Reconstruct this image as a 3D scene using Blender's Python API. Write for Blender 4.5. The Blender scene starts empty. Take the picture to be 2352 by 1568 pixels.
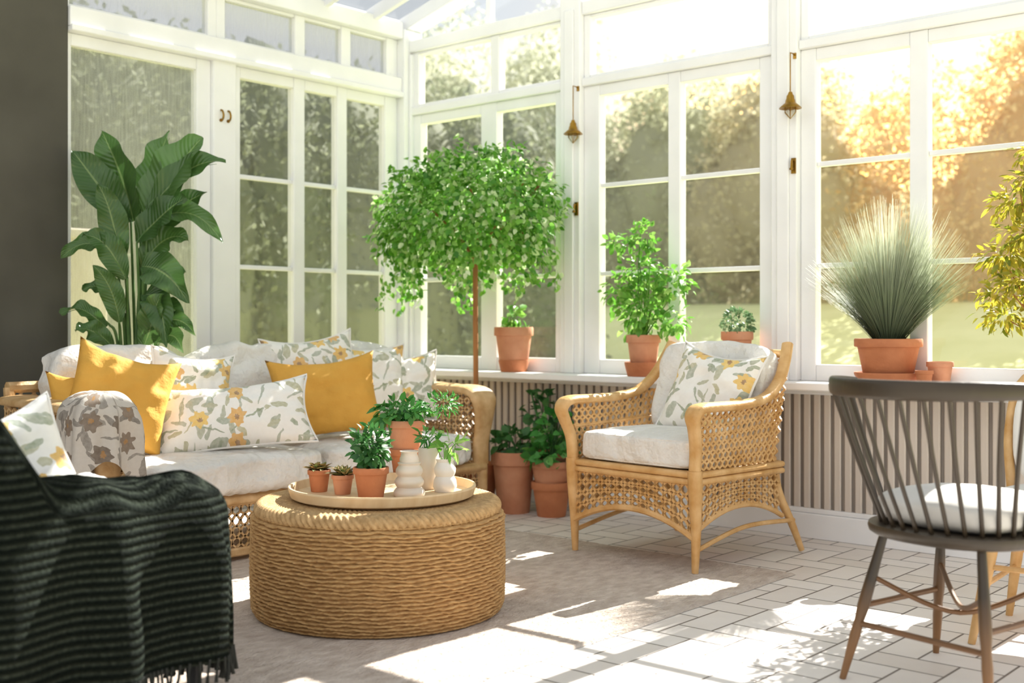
import bpy, bmesh, math, random
from mathutils import Vector, Matrix, noise
RND = random.Random(11)
SC = bpy.context.scene
COL = SC.collection
PI = math.pi
V = Vector

# ------------------------------------------------------------------ camera geometry
F, H0, CX, CY, CH = 2674.0, 748.0, 5.85, -5.60, 1.10
def pos(a, d): return (CX + d*(.755*a-.656), CY + d*(.656*a+.755))
def at_z(px, py, z):
    a = (px-1176)/F; d = (CH-z)*F/(py-H0); return pos(a, d)
def on_x(px, py, X):
    a = (px-1176)/F; d = (CX-X)/(.656-.755*a); p = pos(a, d)
    return V((X, p[1], CH-(py-H0)/F*d))
def on_y(px, py, Y):
    a = (px-1176)/F; d = (Y-CY)/(.755+.656*a); p = pos(a, d)
    return V((p[0], Y, CH-(py-H0)/F*d))

# ------------------------------------------------------------------ mesh helpers
class MB:
    def __init__(s): s.v=[]; s.f=[]; s.uv=[]
    def add(s, vs, fs, M=None, uv=None):
        o = len(s.v)
        s.v += [tuple(M@V(v)) if M else tuple(v) for v in vs]
        s.f += [tuple(i+o for i in f) for f in fs]
        s.uv += list(uv) if uv else [(0,0)]*len(vs)
    def box(s, x0,x1,y0,y1,z0,z1, M=None):
        vs=[(x0,y0,z0),(x1,y0,z0),(x1,y1,z0),(x0,y1,z0),(x0,y0,z1),(x1,y0,z1),(x1,y1,z1),(x0,y1,z1)]
        s.add(vs,[(0,3,2,1),(4,5,6,7),(0,1,5,4),(1,2,6,5),(2,3,7,6),(3,0,4,7)],M)
    def sweep(s, path, w, h=None, side=None, n=10, ex=2.0, closed=False):
        path=[V(p) for p in path]; N=len(path)
        def val(q,i):
            return q[i] if isinstance(q,(list,tuple)) else q
        if h is None: h=w
        vs=[];fs=[]; prev=None
        for i,p in enumerate(path):
            if closed: t=(path[(i+1)%N]-path[i-1])
            else: t=path[min(i+1,N-1)]-path[max(i-1,0)]
            if t.length<1e-9: t=V((0,0,1))
            t.normalize()
            if side is not None:
                a=V(side)-t*t.dot(V(side)); a.normalize()
            else:
                if prev is None:
                    r=V((0,0,1)) if abs(t.z)<.9 else V((1,0,0))
                    a=t.cross(r).normalized()
                else:
                    a=prev-t*prev.dot(t)
                    if a.length<1e-6: a=t.orthogonal()
                    a.normalize()
                prev=a
            b=t.cross(a)
            for k in range(n):
                an=2*PI*(k+.5)/n; c,d=math.cos(an),math.sin(an)
                c=math.copysign(abs(c)**(2/ex),c); d=math.copysign(abs(d)**(2/ex),d)
                vs.append(p+a*(c*val(w,i))+b*(d*val(h,i)))
        M_=N if closed else N-1
        for i in range(M_):
            j=(i+1)%N
            for k in range(n):
                l=(k+1)%n
                fs.append((i*n+k,i*n+l,j*n+l,j*n+k))
        if not closed:
            fs.append(tuple(reversed(range(n)))); fs.append(tuple((N-1)*n+k for k in range(n)))
        s.add(vs,fs)
    def lathe(s, prof, n=28, M=None):
        vs=[];fs=[];P=len(prof)
        for (r,z) in prof:
            for k in range(n):
                a=2*PI*k/n; vs.append((r*math.cos(a),r*math.sin(a),z))
        for i in range(P-1):
            for k in range(n):
                l=(k+1)%n
                fs.append((i*n+k,i*n+l,(i+1)*n+l,(i+1)*n+k))
        if prof[0][0]>1e-4: fs.append(tuple(reversed(range(n))))
        if prof[-1][0]>1e-4: fs.append(tuple((P-1)*n+k for k in range(n)))
        s.add(vs,fs,M)
    def grid(s, fn, nu, nv, cu=False, uvf=None):
        vs=[];fs=[];uv=[]
        U=nu if cu else nu+1
        for j in range(nv+1):
            for i in range(U):
                u,v=i/nu,j/nv
                vs.append(fn(u,v)); uv.append(uvf(u,v) if uvf else (u,v))
        for j in range(nv):
            for i in range(nu):
                k=(i+1)%U
                fs.append((j*U+i,j*U+k,(j+1)*U+k,(j+1)*U+i))
        s.add(vs,fs,None,uv)
    def lattice(s, fn, nu, nv, r, step=.5, wave=0):
        for mir in (0,1):
            for k in range(-nv,nu+1):
                t0,t1=max(0,-k),min(nv,nu-k)
                if t1-t0<.4: continue
                m=max(2,int((t1-t0)/step)+1); pts=[]
                for q in range(m):
                    t=t0+(t1-t0)*q/(m-1); u=(k+t+wave*math.sin(2*PI*t))/nu; v=t/nv
                    u=min(1,max(0,u))
                    pts.append(fn(1-u if mir else u,v))
                s.sweep(pts,r,n=4)
    def build(s, name, mat, parent=None, smooth=True, bevel=0, ang=40, kind=None):
        me=bpy.data.meshes.new(name); me.from_pydata(s.v,[],s.f)
        uvl=me.uv_layers.new(name='UVMap')
        li=[0]*len(me.loops); me.loops.foreach_get('vertex_index',li)
        flat=[]
        for i in li: flat += s.uv[i]
        uvl.data.foreach_set('uv',flat)
        if smooth:
            me.polygons.foreach_set('use_smooth',[True]*len(me.polygons))
            me.set_sharp_from_angle(angle=math.radians(ang))
        me.materials.append(mat); me.update()
        o=bpy.data.objects.new(name,me); COL.objects.link(o)
        if parent: o.parent=parent
        if bevel:
            b=o.modifiers.new('bevel','BEVEL'); b.width=bevel; b.segments=2; b.limit_method='ANGLE'
        if kind: o['kind']=kind
        return o
def tag(o,label,cat,group=None):
    o['label']=label; o['category']=cat
    if group: o['group']=group
    return o
def thing(name,label,cat,loc=(0,0,0),rz=0,group=None):
    o=bpy.data.objects.new(name,None); COL.objects.link(o); o.empty_display_size=.1
    o.location=loc; o.rotation_euler=(0,0,rz); return tag(o,label,cat,group)
def bez(pts,n=8):
    """Catmull-Rom through points"""
    P=[V(p) for p in pts]; out=[]
    for i in range(len(P)-1):
        p0=P[max(i-1,0)];p1=P[i];p2=P[i+1];p3=P[min(i+2,len(P)-1)]
        for k in range(n):
            t=k/n
            out.append(.5*((2*p1)+(p2-p0)*t+(2*p0-5*p1+4*p2-p3)*t*t+(3*p1-p0-3*p2+p3)*t**3))
    out.append(P[-1]); return out
def sstep(a,b,x):
    t=max(0,min(1,(x-a)/(b-a))); return t*t*(3-2*t)

# ------------------------------------------------------------------ materials
def C(h):
    h=h.lstrip('#'); r=[]
    for i in (0,2,4):
        c=int(h[i:i+2],16)/255; r.append(c/12.92 if c<=.04045 else ((c+.055)/1.055)**2.4)
    return (*r,1)
class NT:
    def __init__(s,name):
        s.mat=bpy.data.materials.new(name); s.mat.use_nodes=True; s.t=s.mat.node_tree
        s.b=s.t.nodes['Principled BSDF']; s.out=s.t.nodes['Material Output']
    def n(s,typ,ins={},**kw):
        x=s.t.nodes.new(typ)
        for k,v in kw.items(): setattr(x,k,v)
        for k,v in ins.items(): s.set(x.inputs[k],v)
        return x
    def set(s,sock,v):
        if isinstance(v,bpy.types.NodeSocket): s.t.links.new(v,sock)
        else: sock.default_value=v
    def m(s,op,a,b=None,c=None):
        x=s.t.nodes.new('ShaderNodeMath'); x.operation=op
        for i,q in enumerate((a,b,c)):
            if q is not None: s.set(x.inputs[i],q)
        return x.outputs[0]
    def mix(s,f,a,b):
        x=s.t.nodes.new('ShaderNodeMix'); x.data_type='RGBA'
        s.set(x.inputs[0],f); s.set(x.inputs[6],a); s.set(x.inputs[7],b); return x.outputs[2]
    def coord(s,kind='Object',scale=(1,1,1)):
        tc=s.n('ShaderNodeTexCoord'); mp=s.n('ShaderNodeMapping',{'Vector':tc.outputs[kind],'Scale':scale}); return mp.outputs[0]
    def noise(s,vec,scale,detail=3): return s.n('ShaderNodeTexNoise',{'Vector':vec,'Scale':scale,'Detail':detail}).outputs[0]
    def bump(s,h,st=.3,dist=.01):
        b=s.n('ShaderNodeBump',{'Height':h,'Strength':st,'Distance':dist}); s.set(s.b.inputs['Normal'],b.outputs[0])
    def ramp(s,f,stops):
        r=s.n('ShaderNodeValToRGB',{'Fac':f}); e=r.color_ramp.elements
        while len(e)<len(stops): e.new(.5)
        for i,(p,c) in enumerate(stops): e[i].position=p; e[i].color=c
        return r.outputs[0]
def simple(name,c1,c2,scale=8,rough=.6,bump=0,bscale=40,stretch=(1,1,1),metal=0,dist=.01,coord='Object'):
    k=NT(name); v=k.coord(coord,stretch)
    f=k.noise(v,scale); f=k.m('MULTIPLY_ADD',f,2.2,-.6); f=k.m('MINIMUM',k.m('MAXIMUM',f,0.),1.)
    k.set(k.b.inputs['Base Color'],k.mix(f,C(c1),C(c2))); k.b.inputs['Roughness'].default_value=rough; k.b.inputs['Metallic'].default_value=metal
    if bump: k.bump(k.noise(v,bscale,4),bump,dist)
    return k.mat
def leafmat(name,cols,tr=.35,rough=.45,rib=False):
    k=NT(name); g=k.n('ShaderNodeNewGeometry')
    c=k.ramp(g.outputs['Random Per Island'],[(i/max(1,len(cols)-1),C(x)) for i,x in enumerate(cols)])
    if rib:
        tc=k.n('ShaderNodeTexCoord'); s=k.n('ShaderNodeSeparateXYZ',{0:tc.outputs['UV']})
        au=k.m('ABSOLUTE',k.m('SUBTRACT',s.outputs[0],.5))
        w=k.m('MULTIPLY_ADD',k.m('SINE',k.m('ADD',k.m('MULTIPLY',s.outputs[1],110.0),k.m('MULTIPLY',au,-34.0))),.5,.5)
        mid=k.m('LESS_THAN',au,.025)
        c=k.mix(k.m('MULTIPLY',w,.06),c,C('#20381d')); c=k.mix(k.m('MULTIPLY',mid,.5),c,C('#8fa56a')); k.bump(w,.35,.005)
    k.set(k.b.inputs['Base Color'],c); k.b.inputs['Roughness'].default_value=rough
    t=k.n('ShaderNodeBsdfTranslucent',{'Color':c})
    mx=k.n('ShaderNodeMixShader',{0:tr,1:k.b.outputs[0],2:t.outputs[0]}); k.set(k.out.inputs[0],mx.outputs[0]); return k.mat
def glassmat(name,tint=(.97,.98,.97),dirt=0,flat=0.0,dcol=(.85,.86,.82),sc=26):
    k=NT(name); k.t.nodes.remove(k.b)
    t=k.n('ShaderNodeBsdfTransparent',{'Color':(*tint,1)}); g=k.n('ShaderNodeBsdfGlossy',{'Roughness':.02})
    mx=k.n('ShaderNodeMixShader',{0:.04,1:t.outputs[0],2:g.outputs[0]}); o=mx.outputs[0]
    if dirt or flat:
        v=k.coord('Object',(1,1,.10)); f=k.noise(v,sc,5); f2=k.noise(k.coord('Object'),170,2)
        f=k.m('MULTIPLY',k.m('MAXIMUM',k.m('SUBTRACT',f,.35),0.),dirt*1.6); f=k.m('ADD',f,k.m('MULTIPLY_ADD',f2,dirt*.9,flat))
        d=k.n('ShaderNodeBsdfTranslucent',{'Color':(*dcol,1)})
        m2=k.n('ShaderNodeMixShader',{0:f,1:o,2:d.outputs[0]}); o=m2.outputs[0]
    k.set(k.out.inputs[0],o); return k.mat
def herring(name,W,c1,c2,cg):
    k=NT(name); v=k.coord('Object',(1/W,1/W,1)); s=k.n('ShaderNodeSeparateXYZ',{0:v})
    x,y=s.outputs[0],s.outputs[1]
    i,j=k.m('FLOOR',x),k.m('FLOOR',y); fx,fy=k.m('SUBTRACT',x,i),k.m('SUBTRACT',y,j)
    kk=k.m('FLOORED_MODULO',k.m('SUBTRACT',i,j),4.0)
    eq=lambda n: k.m('COMPARE',kk,float(n),.1)
    e0,e1,e2,e3=eq(0),eq(1),eq(2),eq(3)
    far=lambda d,e: k.m('MULTIPLY_ADD',e,9.0,d)
    d=k.m('MINIMUM',k.m('MINIMUM',far(fx,e1),far(k.m('SUBTRACT',1.0,fx),e0)),k.m('MINIMUM',far(k.m('SUBTRACT',1.0,fy),e3),far(fy,e2)))
    bi=k.m('SUBTRACT',i,e1); bj=k.m('ADD',j,e3)
    cv=k.n('ShaderNodeCombineXYZ',{0:bi,1:bj}); wn=k.n('ShaderNodeTexWhiteNoise',{'Vector':cv.outputs[0]})
    nz=k.noise(k.coord('Object'),9,4)
    f=k.m('ADD',k.m('MULTIPLY',wn.outputs[0],.65),k.m('MULTIPLY',nz,.45))
    base=k.mix(f,C(c1),C(c2))
    g=k.n('ShaderNodeMapRange',{0:d,1:.014,2:.040,3:1.0,4:0.0}).outputs[0]
    k.set(k.b.inputs['Base Color'],k.mix(g,base,C(cg))); k.b.inputs['Roughness'].default_value=.5
    h=k.m('SUBTRACT',k.m('MULTIPLY',nz,.25),g); k.bump(h,.5,.006); return k.mat
def floral(name,base='#f3f0ea',ylw=('#e0a92c','#e9c152','#d99c3f'),grn=('#66773a','#8a957c','#a99f5c')):
    k=NT(name); tc=k.n('ShaderNodeTexCoord'); oi=k.n('ShaderNodeObjectInfo')
    off=k.n('ShaderNodeVectorMath',{0:tc.outputs['UV'],1:(0,0,0)},operation='ADD')
    r=k.m('MULTIPLY',oi.outputs['Random'],20.0); cb=k.n('ShaderNodeCombineXYZ',{0:r,1:r}); k.set(off.inputs[1],cb.outputs[0])
    uv0=off.outputs[0]
    wob=k.n('ShaderNodeTexNoise',{'Vector':uv0,'Scale':22.0})
    uv=k.n('ShaderNodeVectorMath',{0:wob.outputs[1],1:(.035,.035,0),2:uv0},operation='MULTIPLY_ADD').outputs[0]
    def cells(sc,o):
        mp=k.n('ShaderNodeMapping',{'Vector':uv,'Scale':(sc,sc,1),'Location':(o,o*.7,0)}).outputs[0]
        vo=k.n('ShaderNodeTexVoronoi',{'Vector':mp,'Scale':1.0,'Randomness':.85},voronoi_dimensions='2D')
        dv=k.n('ShaderNodeVectorMath',{0:mp,1:vo.outputs['Position']},operation='SUBTRACT').outputs[0]
        s=k.n('ShaderNodeSeparateXYZ',{0:dv}); c=k.n('ShaderNodeSeparateColor',{0:vo.outputs['Color']})
        return s.outputs[0],s.outputs[1],c.outputs[0],c.outputs[1],c.outputs[2]
    fine=k.noise(uv0,60,2)
    col=k.mix(k.m('MULTIPLY',fine,.3),C(base),C('#dcd6cc'))
    for sc,o,L,W,th in ((10,3.1,.46,.18,.4),(14,9.7,.5,.16,.4),(9,17.2,.55,.05,.3)):
        x,y,r1,g1,b1=cells(sc,o); an=k.m('MULTIPLY',r1,6.283); cs,sn=k.m('COSINE',an),k.m('SINE',an)
        xr=k.m('ADD',k.m('MULTIPLY',x,cs),k.m('MULTIPLY',y,sn)); yr=k.m('SUBTRACT',k.m('MULTIPLY',y,cs),k.m('MULTIPLY',x,sn))
        e=k.m('ADD',k.m('POWER',k.m('DIVIDE',xr,L),2.0),k.m('POWER',k.m('ABSOLUTE',k.m('DIVIDE',yr,W)),2.0))
        mk=k.m('MULTIPLY',k.m('LESS_THAN',e,1.0),k.m('GREATER_THAN',g1,th))
        lc=k.ramp(b1,[(0,C(grn[0])),(.5,C(grn[1])),(1,C(grn[2]))]); lc=k.mix(k.m('MULTIPLY',fine,.6),lc,C(base))
        col=k.mix(k.m('MULTIPLY',mk,.92),col,lc)
    x,y,r1,g1,b1=cells(7.5,5.5)
    th=k.m('ARCTAN2',y,x); rr=k.m('SQRT',k.m('ADD',k.m('MULTIPLY',x,x),k.m('MULTIPLY',y,y)))
    pet=k.m('COSINE',k.m('MULTIPLY_ADD',th,7.0,k.m('MULTIPLY',g1,6.28)))
    rad=k.m('MULTIPLY_ADD',pet,.05,.30); q=k.m('DIVIDE',rr,rad)
    mk=k.m('MULTIPLY',k.m('LESS_THAN',q,1.0),k.m('GREATER_THAN',r1,.45))
    fc=k.ramp(b1,[(0,C(ylw[0])),(.5,C(ylw[1])),(1,C(ylw[2]))]); fc=k.mix(k.m('LESS_THAN',q,.30),fc,C('#9a6a24')); fc=k.mix(k.m('MULTIPLY',fine,.35),fc,C(base))
    col=k.mix(mk,col,fc)
    k.set(k.b.inputs['Base Color'],col); k.b.inputs['Roughness'].default_value=.85
    k.bump(k.noise(uv0,18,4),.35,.012); return k.mat
def ribbed(name,c1,c2,freq,rough=.9):
    k=NT(name); tc=k.n('ShaderNodeTexCoord'); s=k.n('ShaderNodeSeparateXYZ',{0:tc.outputs['UV']})
    nz=k.noise(tc.outputs['Object'],5,3); n2=k.noise(tc.outputs['Object'],110,2); n3=k.noise(tc.outputs['Object'],4,2)
    ph=k.m('ADD',k.m('MULTIPLY',s.outputs[1],freq),k.m('MULTIPLY',nz,1.8)); w=k.m('MULTIPLY_ADD',k.m('SINE',ph),.5,.5)
    f=k.m('MULTIPLY',k.m('POWER',w,1.3),k.m('MULTIPLY_ADD',n2,1.2,-.1)); f=k.m('MULTIPLY',f,k.m('MULTIPLY_ADD',n3,1.6,.1))
    k.set(k.b.inputs['Base Color'],k.mix(f,C(c1),C(c2))); k.b.inputs['Roughness'].default_value=rough
    k.b.inputs['Specular IOR Level'].default_value=.05
    k.bump(k.m('ADD',w,k.m('MULTIPLY',n2,.8)),1.0,.014); return k.mat
def twotone(name,top,top2,low,z0,z1):
    k=NT(name); tc=k.n('ShaderNodeTexCoord'); s=k.n('ShaderNodeSeparateXYZ',{0:tc.outputs['Object']})
    nz=k.noise(k.coord('Object',(1,1,.25)),9,4)
    f=k.n('ShaderNodeMapRange',{0:k.m('ADD',s.outputs[2],k.m('MULTIPLY_ADD',nz,.2,-.1)),1:z0,2:z1,3:0.0,4:1.0}).outputs[0]
    k.set(k.b.inputs['Base Color'],k.mix(f,C(low),k.mix(nz,C(top),C(top2)))); k.b.inputs['Roughness'].default_value=.42
    k.bump(k.noise(k.coord('Object',(1,1,.2)),40,3),.15,.01); return k.mat

M={}
M['white']=simple('white_paint','#f3f3f4','#e9e9ea',3,.4,.05,30)
M['slat']=simple('beige_slat_paint','#dacfc4','#cbbfb3',3,.6,.1,40,(1,1,.1))
M['slatback']=simple('grey_slat_gap','#9d9389','#8b8178',3,.7)
M['dark_wall']=simple('dark_olive_wall','#57544b','#45423a',2,.85,.1,30)
M['tile']=herring('herringbone_tile',.14,'#f1ebe5','#dcd2c9','#6d6259')
M['rug']=simple('taupe_rug','#d6c8bb','#b3a294',30,.97,1.0,110,(1,.45,1),0,.012)
M['glass']=glassmat('faint_veil_glass',flat=.008,dcol=(.92,.93,.92)); M['glass_warm_veil']=glassmat('warm_haze_veil_glass',flat=.014,dcol=(1,.93,.82)); M['glass_glow_veil']=glassmat('golden_glow_veil_glass',flat=.034,dcol=(1,.78,.42))  # veil in the panes imitates garden haze; gold tint paints the sun glow
M['glass_clear']=glassmat('plain_glass'); M['glass_gable']=glassmat('gable_glass_tinted',(.80,.84,.86))
M['glass_dirty']=glassmat('streaked_glass',(.86,.87,.86),.14,.04,(.56,.57,.56),60); M['glass_haze']=glassmat('hazy_glass',(.84,.85,.85),.30,.30,(.58,.60,.60),75); M['glass_haze2']=glassmat('milky_glass',(.82,.83,.84),.2,.42,(.64,.66,.67),80)
M['glass_roof']=glassmat('roof_glass_tinted',(.54,.57,.59),.05,.005,(.5,.52,.52))
M['rattan']=simple('honey_rattan','#dfb780','#bf8e4e',12,.42,.25,60,(1,1,1))
M['rattan_sofa']=simple('pale_rattan','#dbb98a','#b48c58',14,.5,.3,60)
M['rope']=simple('woven_rope','#d2aa72','#a07644',30,.7,.6,140,(1,1,4),0,.006)
M['lidrope']=simple('braided_rope','#cda876','#a28052',40,.7,.5,160,(1,1,1),0,.005)
M['tray']=simple('pale_wood_tray','#e2c8a2','#d2b288',6,.45,.1,40,(1,6,1))
M['terra']=simple('terracotta','#c58057','#aa6743',7,.8,.25,50)
M['terra2']=simple('pale_terracotta','#d09877','#b37352',6,.85,.3,40)
M['soil']=simple('dark_soil','#3a2a1e','#1f160f',40,.95,.8,60)
M['cloth']=simple('white_linen','#f0eeea','#e2ded8',5,.9,.5,9,(1,1,1),0,.02)
M['sofacloth']=simple('greyish_white_linen','#e9e6e1','#d6d2cc',5,.92,1.0,7,(1,1,1),0,.06)
M['pad']=simple('grey_white_linen','#dad6d0','#c9c4bd',5,.9,.4,9,(1,1,1),0,.02)
M['yellow']=simple('mustard_cotton','#dca748','#cf983a',5,.8,.5,10,(1,1,1),0,.03)
M['floral']=floral('floral_print')
M['floral_grey']=floral('grey_floral_print','#bdb3a8',('#6d5845','#87705a','#5f5042'),('#5d564e','#7d756b','#4d463f'))
M['throw']=ribbed('dark_ribbed_throw','#0e130e','#454b40',2*PI*42)
M['fringe']=simple('dark_fringe','#2b2d28','#14170f',20,.9)
M['darkfab']=simple('charcoal_upholstery','#26282a','#1a1c1d',10,.9,.3,80)
M['darkwood']=twotone('dark_stained_wood','#423524','#2a2117','#87603b',.08,.34)
M['midwood']=simple('warm_leg_wood','#7d5632','#5f4023',5,.45,.15,30,(1,1,.2))
M['bark']=simple('young_trunk','#b07a45','#8f5d30',10,.7,.3,40,(1,1,.3))
M['oldbark']=simple('tree_bark','#7c6a55','#5f5140',8,.9,.5,20)
M['brass']=simple('aged_brass','#b88d3e','#7c5d22',10,.32,.1,30,(1,1,1),1)
M['ceramic']=simple('cream_ceramic','#e6dacb','#d8c9b7',6,.35,.1,30)
M['ceramic2']=simple('white_ceramic','#eee9e2','#e2dad0',6,.3,.05,30)
M['lawn']=simple('sunlit_lawn','#d8da9c','#c8cc8a',1.5,.9,.4,30)
M['gwall']=simple('beige_garden_wall','#e6d8c9','#d6c6b4',2,.9,.3,12)
M['lf_top']=leafmat('topiary_leaf',['#3f7d1e','#5b9a2c','#76b03c','#8fc155','#62a032','#b6d68a','#e8f0d0'],.42)
M['lf_bush']=leafmat('bush_leaf',['#4f8a28','#6aa53d','#90c158','#5b9632','#b8d67e'],.45)
M['lf_dark']=leafmat('dark_leaf',['#2a5a2b','#3b6f36','#4a823e','#336032'],.3)
M['lf_banana']=leafmat('broad_leaf',['#38562a','#466733','#54763d','#3d5c2d'],.2,.26,True)
M['banana_stem']=simple('green_stalk','#5b7d3f','#3f6130',8,.45,.1,30)
M['lf_backlight']=leafmat('backlight_gold_leaf',['#8c922c','#bdae3a','#75852a','#d6bf4a','#6c7a26'],.5)  # gold of the backlight painted into yellow-green leaves
M['lf_herb']=leafmat('herb_leaf',['#3f8a35','#57a047','#2f7030','#76b35a'],.35)
M['lf_succ']=leafmat('succulent_leaf',['#6d7d45','#8a6a45','#59703c','#a07a4a'],.15)
M['lf_sage']=leafmat('sage_leaf',['#6f8f62','#86a578','#557a4c','#9ab58c'],.2)
M['lf_tree']=leafmat('tree_leaf_olive_hazed',['#c2c4a8','#bbbd9e','#c8c9b0','#b4b697'],.62,.8)  # pale, low-contrast olive carries painted garden haze
M['lf_tree_m']=leafmat('tree_leaf_olive_glow',['#d2caa8','#ccc39e','#d8cfb0','#c3b996'],.62,.8)  # haze and some warm sun glow painted into the leaf colour
M['lf_tree_g']=leafmat('tree_leaf_sun_glow',['#e4c690','#e8cc9a','#dec088','#ead4a8','#d4b880'],.65,.8)  # golden sun glow and haze painted into the leaf colour
M['lf_tree_p']=leafmat('tree_leaf_pale_hazed',['#cbcdb8','#d0d2be','#c5c7b1','#d5d6c4'],.62,.8)  # paleness is distance haze painted into the leaf colour
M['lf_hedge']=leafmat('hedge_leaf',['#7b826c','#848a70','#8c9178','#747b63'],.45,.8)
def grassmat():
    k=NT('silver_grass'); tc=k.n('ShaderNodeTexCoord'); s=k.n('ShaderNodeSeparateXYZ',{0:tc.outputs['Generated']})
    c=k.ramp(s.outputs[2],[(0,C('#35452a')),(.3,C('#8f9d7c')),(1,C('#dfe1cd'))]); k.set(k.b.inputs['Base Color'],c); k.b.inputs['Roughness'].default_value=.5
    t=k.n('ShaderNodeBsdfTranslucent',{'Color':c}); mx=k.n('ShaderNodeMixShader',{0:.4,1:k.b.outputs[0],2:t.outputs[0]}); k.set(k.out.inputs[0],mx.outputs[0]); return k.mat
M['grass']=grassmat()

# ------------------------------------------------------------------ setting: floor, walls
mb=MB(); mb.box(-.1,7.5,-7.5,.1,-.1,0); mb.build('floor',M['tile'],kind='structure')
mb=MB(); mb.box(0,5.8,-.005,.1,0,.79); wb=mb.build('wall_back',M['slatback'],kind='structure')
mb=MB(); x=.02
while x<5.75: mb.box(x,x+.038,-.022,-.004,.15,.765); x+=.0565
mb.build('wall_slats',M['slat'],wb,bevel=.007)
mb=MB(); mb.box(.0,5.8,-.045,.0,0,.13); mb.box(0,5.8,-.037,0,.13,.155); mb.build('baseboard_back',M['white'],bevel=.006,kind='structure')
mb=MB(); mb.box(-.02,5.8,-.25,.02,.775,.815); mb.box(-.02,5.8,-.06,0,.745,.775); mb.build('trim_1',M['white'],bevel=.008,kind='structure')   # sill
mb=MB(); mb.box(-.12,.06,-7.5,-2.5,0,3.15); mb.build('wall_left',M['dark_wall'],bevel=.01,kind='structure')
TN=[1]
def trim(boxes,bev=.006):
    TN[0]+=1; m=MB()
    for b in boxes: m.box(*b)
    return m.build('trim_%d'%TN[0],M['white'],bevel=bev,kind='structure')
SL=.27
trim([(-.07,.10,-.10,.07,0,3.12),(.10,.125,-.06,.05,.8,2.95)])                     # corner post
for cx in (1.51,2.93,4.35): trim([(cx-.075,cx+.075,-.075,.08,.815,3.13+SL*cx-.02),(cx-.035,cx+.035,-.09,-.074,.815,3.0)])
for a,b in ((.10,1.435),(1.585,2.855),(3.005,4.275),(4.425,5.8)):
    trim([(a,b,-.055,.055,2.535,2.585)])
    trim([(a,b,-.055,.055,2.965,3.045)])
m=MB(); m.add([(0,-.07,3.10),(5.8,-.07,3.10+SL*5.8),(5.8,-.07,3.2+SL*5.8),(0,-.07,3.2),(0,.08,3.10),(5.8,.08,3.10+SL*5.8),(5.8,.08,3.2+SL*5.8),(0,.08,3.2)],
 [(0,1,2,3),(7,6,5,4),(0,4,5,1),(3,2,6,7),(0,3,7,4),(1,5,6,2)])
TN[0]+=1; m.build('trim_%d'%TN[0],M['white'],kind='structure',bevel=.006)
trim([(-.07,.06,-1.60,-1.44,0,2.70)])
trim([(-.08,.08,-2.5,-.10,2.675,2.79),(-.08,.10,-2.5,-.10,2.655,2.69)])
trim([(-.08,.09,-7.5,-.10,3.055,3.17)])
def wbox(m,ax,s0,s1,z0,z1,dp,off=0):
    if ax=='x': m.box(s0,s1,off-dp,off+dp,z0,z1)
    else: m.box(-off-dp,-off+dp,-s1,-s0,z0,z1)
def window(name,ax,s0,s1,z0,z1,cols,zb,zt,rows,glass,dp=.032,mw=.013):
    m=MB(); g=MB()
    e=[s0]+[q for c in cols for q in c]+[s1]
    for i in range(0,len(e),2): wbox(m,ax,e[i],e[i+1],z0,z1,dp)
    for a,b in cols:
        wbox(m,ax,a,b,z0,zb,dp-.003); wbox(m,ax,a,b,zt,z1,dp-.003)
        for r in rows: wbox(m,ax,a,b,r-mw,r+mw,.016)
        if ax=='x': g.add([(a,0,zb),(b,0,zb),(b,0,zt),(a,0,zt)],[(0,1,2,3)])
        else: g.add([(0,-a,zb),(0,-b,zb),(0,-b,zt),(0,-a,zt)],[(0,1,2,3)])
    o=m.build(name,M['white'],bevel=.005,kind='structure')
    g.build('window_pane',glass,o,smooth=False); return o
G,GD,GH,GR=M['glass'],M['glass_dirty'],M['glass_haze'],M['glass_roof']
rows=(1.935,1.41)
window('window_1','x',.10,1.435,.815,2.535,[(.19,.745),(.88,1.365)],.90,2.47,rows,G)
window('window_2','x',1.585,2.855,.815,2.535,[(1.70,2.185),(2.265,2.765)],.90,2.47,rows,M['glass_warm_veil'])
window('window_3','x',3.005,4.275,.815,2.535,[(3.09,3.585),(3.675,4.19)],.90,2.47,rows,M['glass_glow_veil'])
window('window_4','x',4.425,5.8,.815,2.535,[(4.52,5.05),(5.13,5.7)],.90,2.47,rows,G)
window('window_5','x',.10,1.435,2.585,2.965,[(.17,.83),(.90,1.40)],2.61,2.945,(),G)
window('window_6','x',1.585,2.855,2.585,2.965,[(1.63,2.815)],2.605,2.945,(),G)
window('window_7','x',3.005,4.275,2.585,2.965,[(3.05,4.23)],2.605,2.945,(),G)
door=window('door_1','y',.10,1.44,.0,2.655,[(.2155,.5515),(.6335,.9016),(.988,1.392)],.36,2.59,(2.0,1.455,.91),GD)
window('window_8','y',1.60,2.5,.0,2.655,[(1.695,2.47)],.3,2.59,(),GH)
window('window_9','y',.10,1.56,2.79,3.055,[(.2,.52),(.60,.90),(.98,1.50)],2.81,3.035,(),M['glass_haze2'])
window('window_10','y',1.56,2.5,2.79,3.055,[(1.62,2.48)],2.81,3.035,(),M['glass_haze2'])
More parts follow.
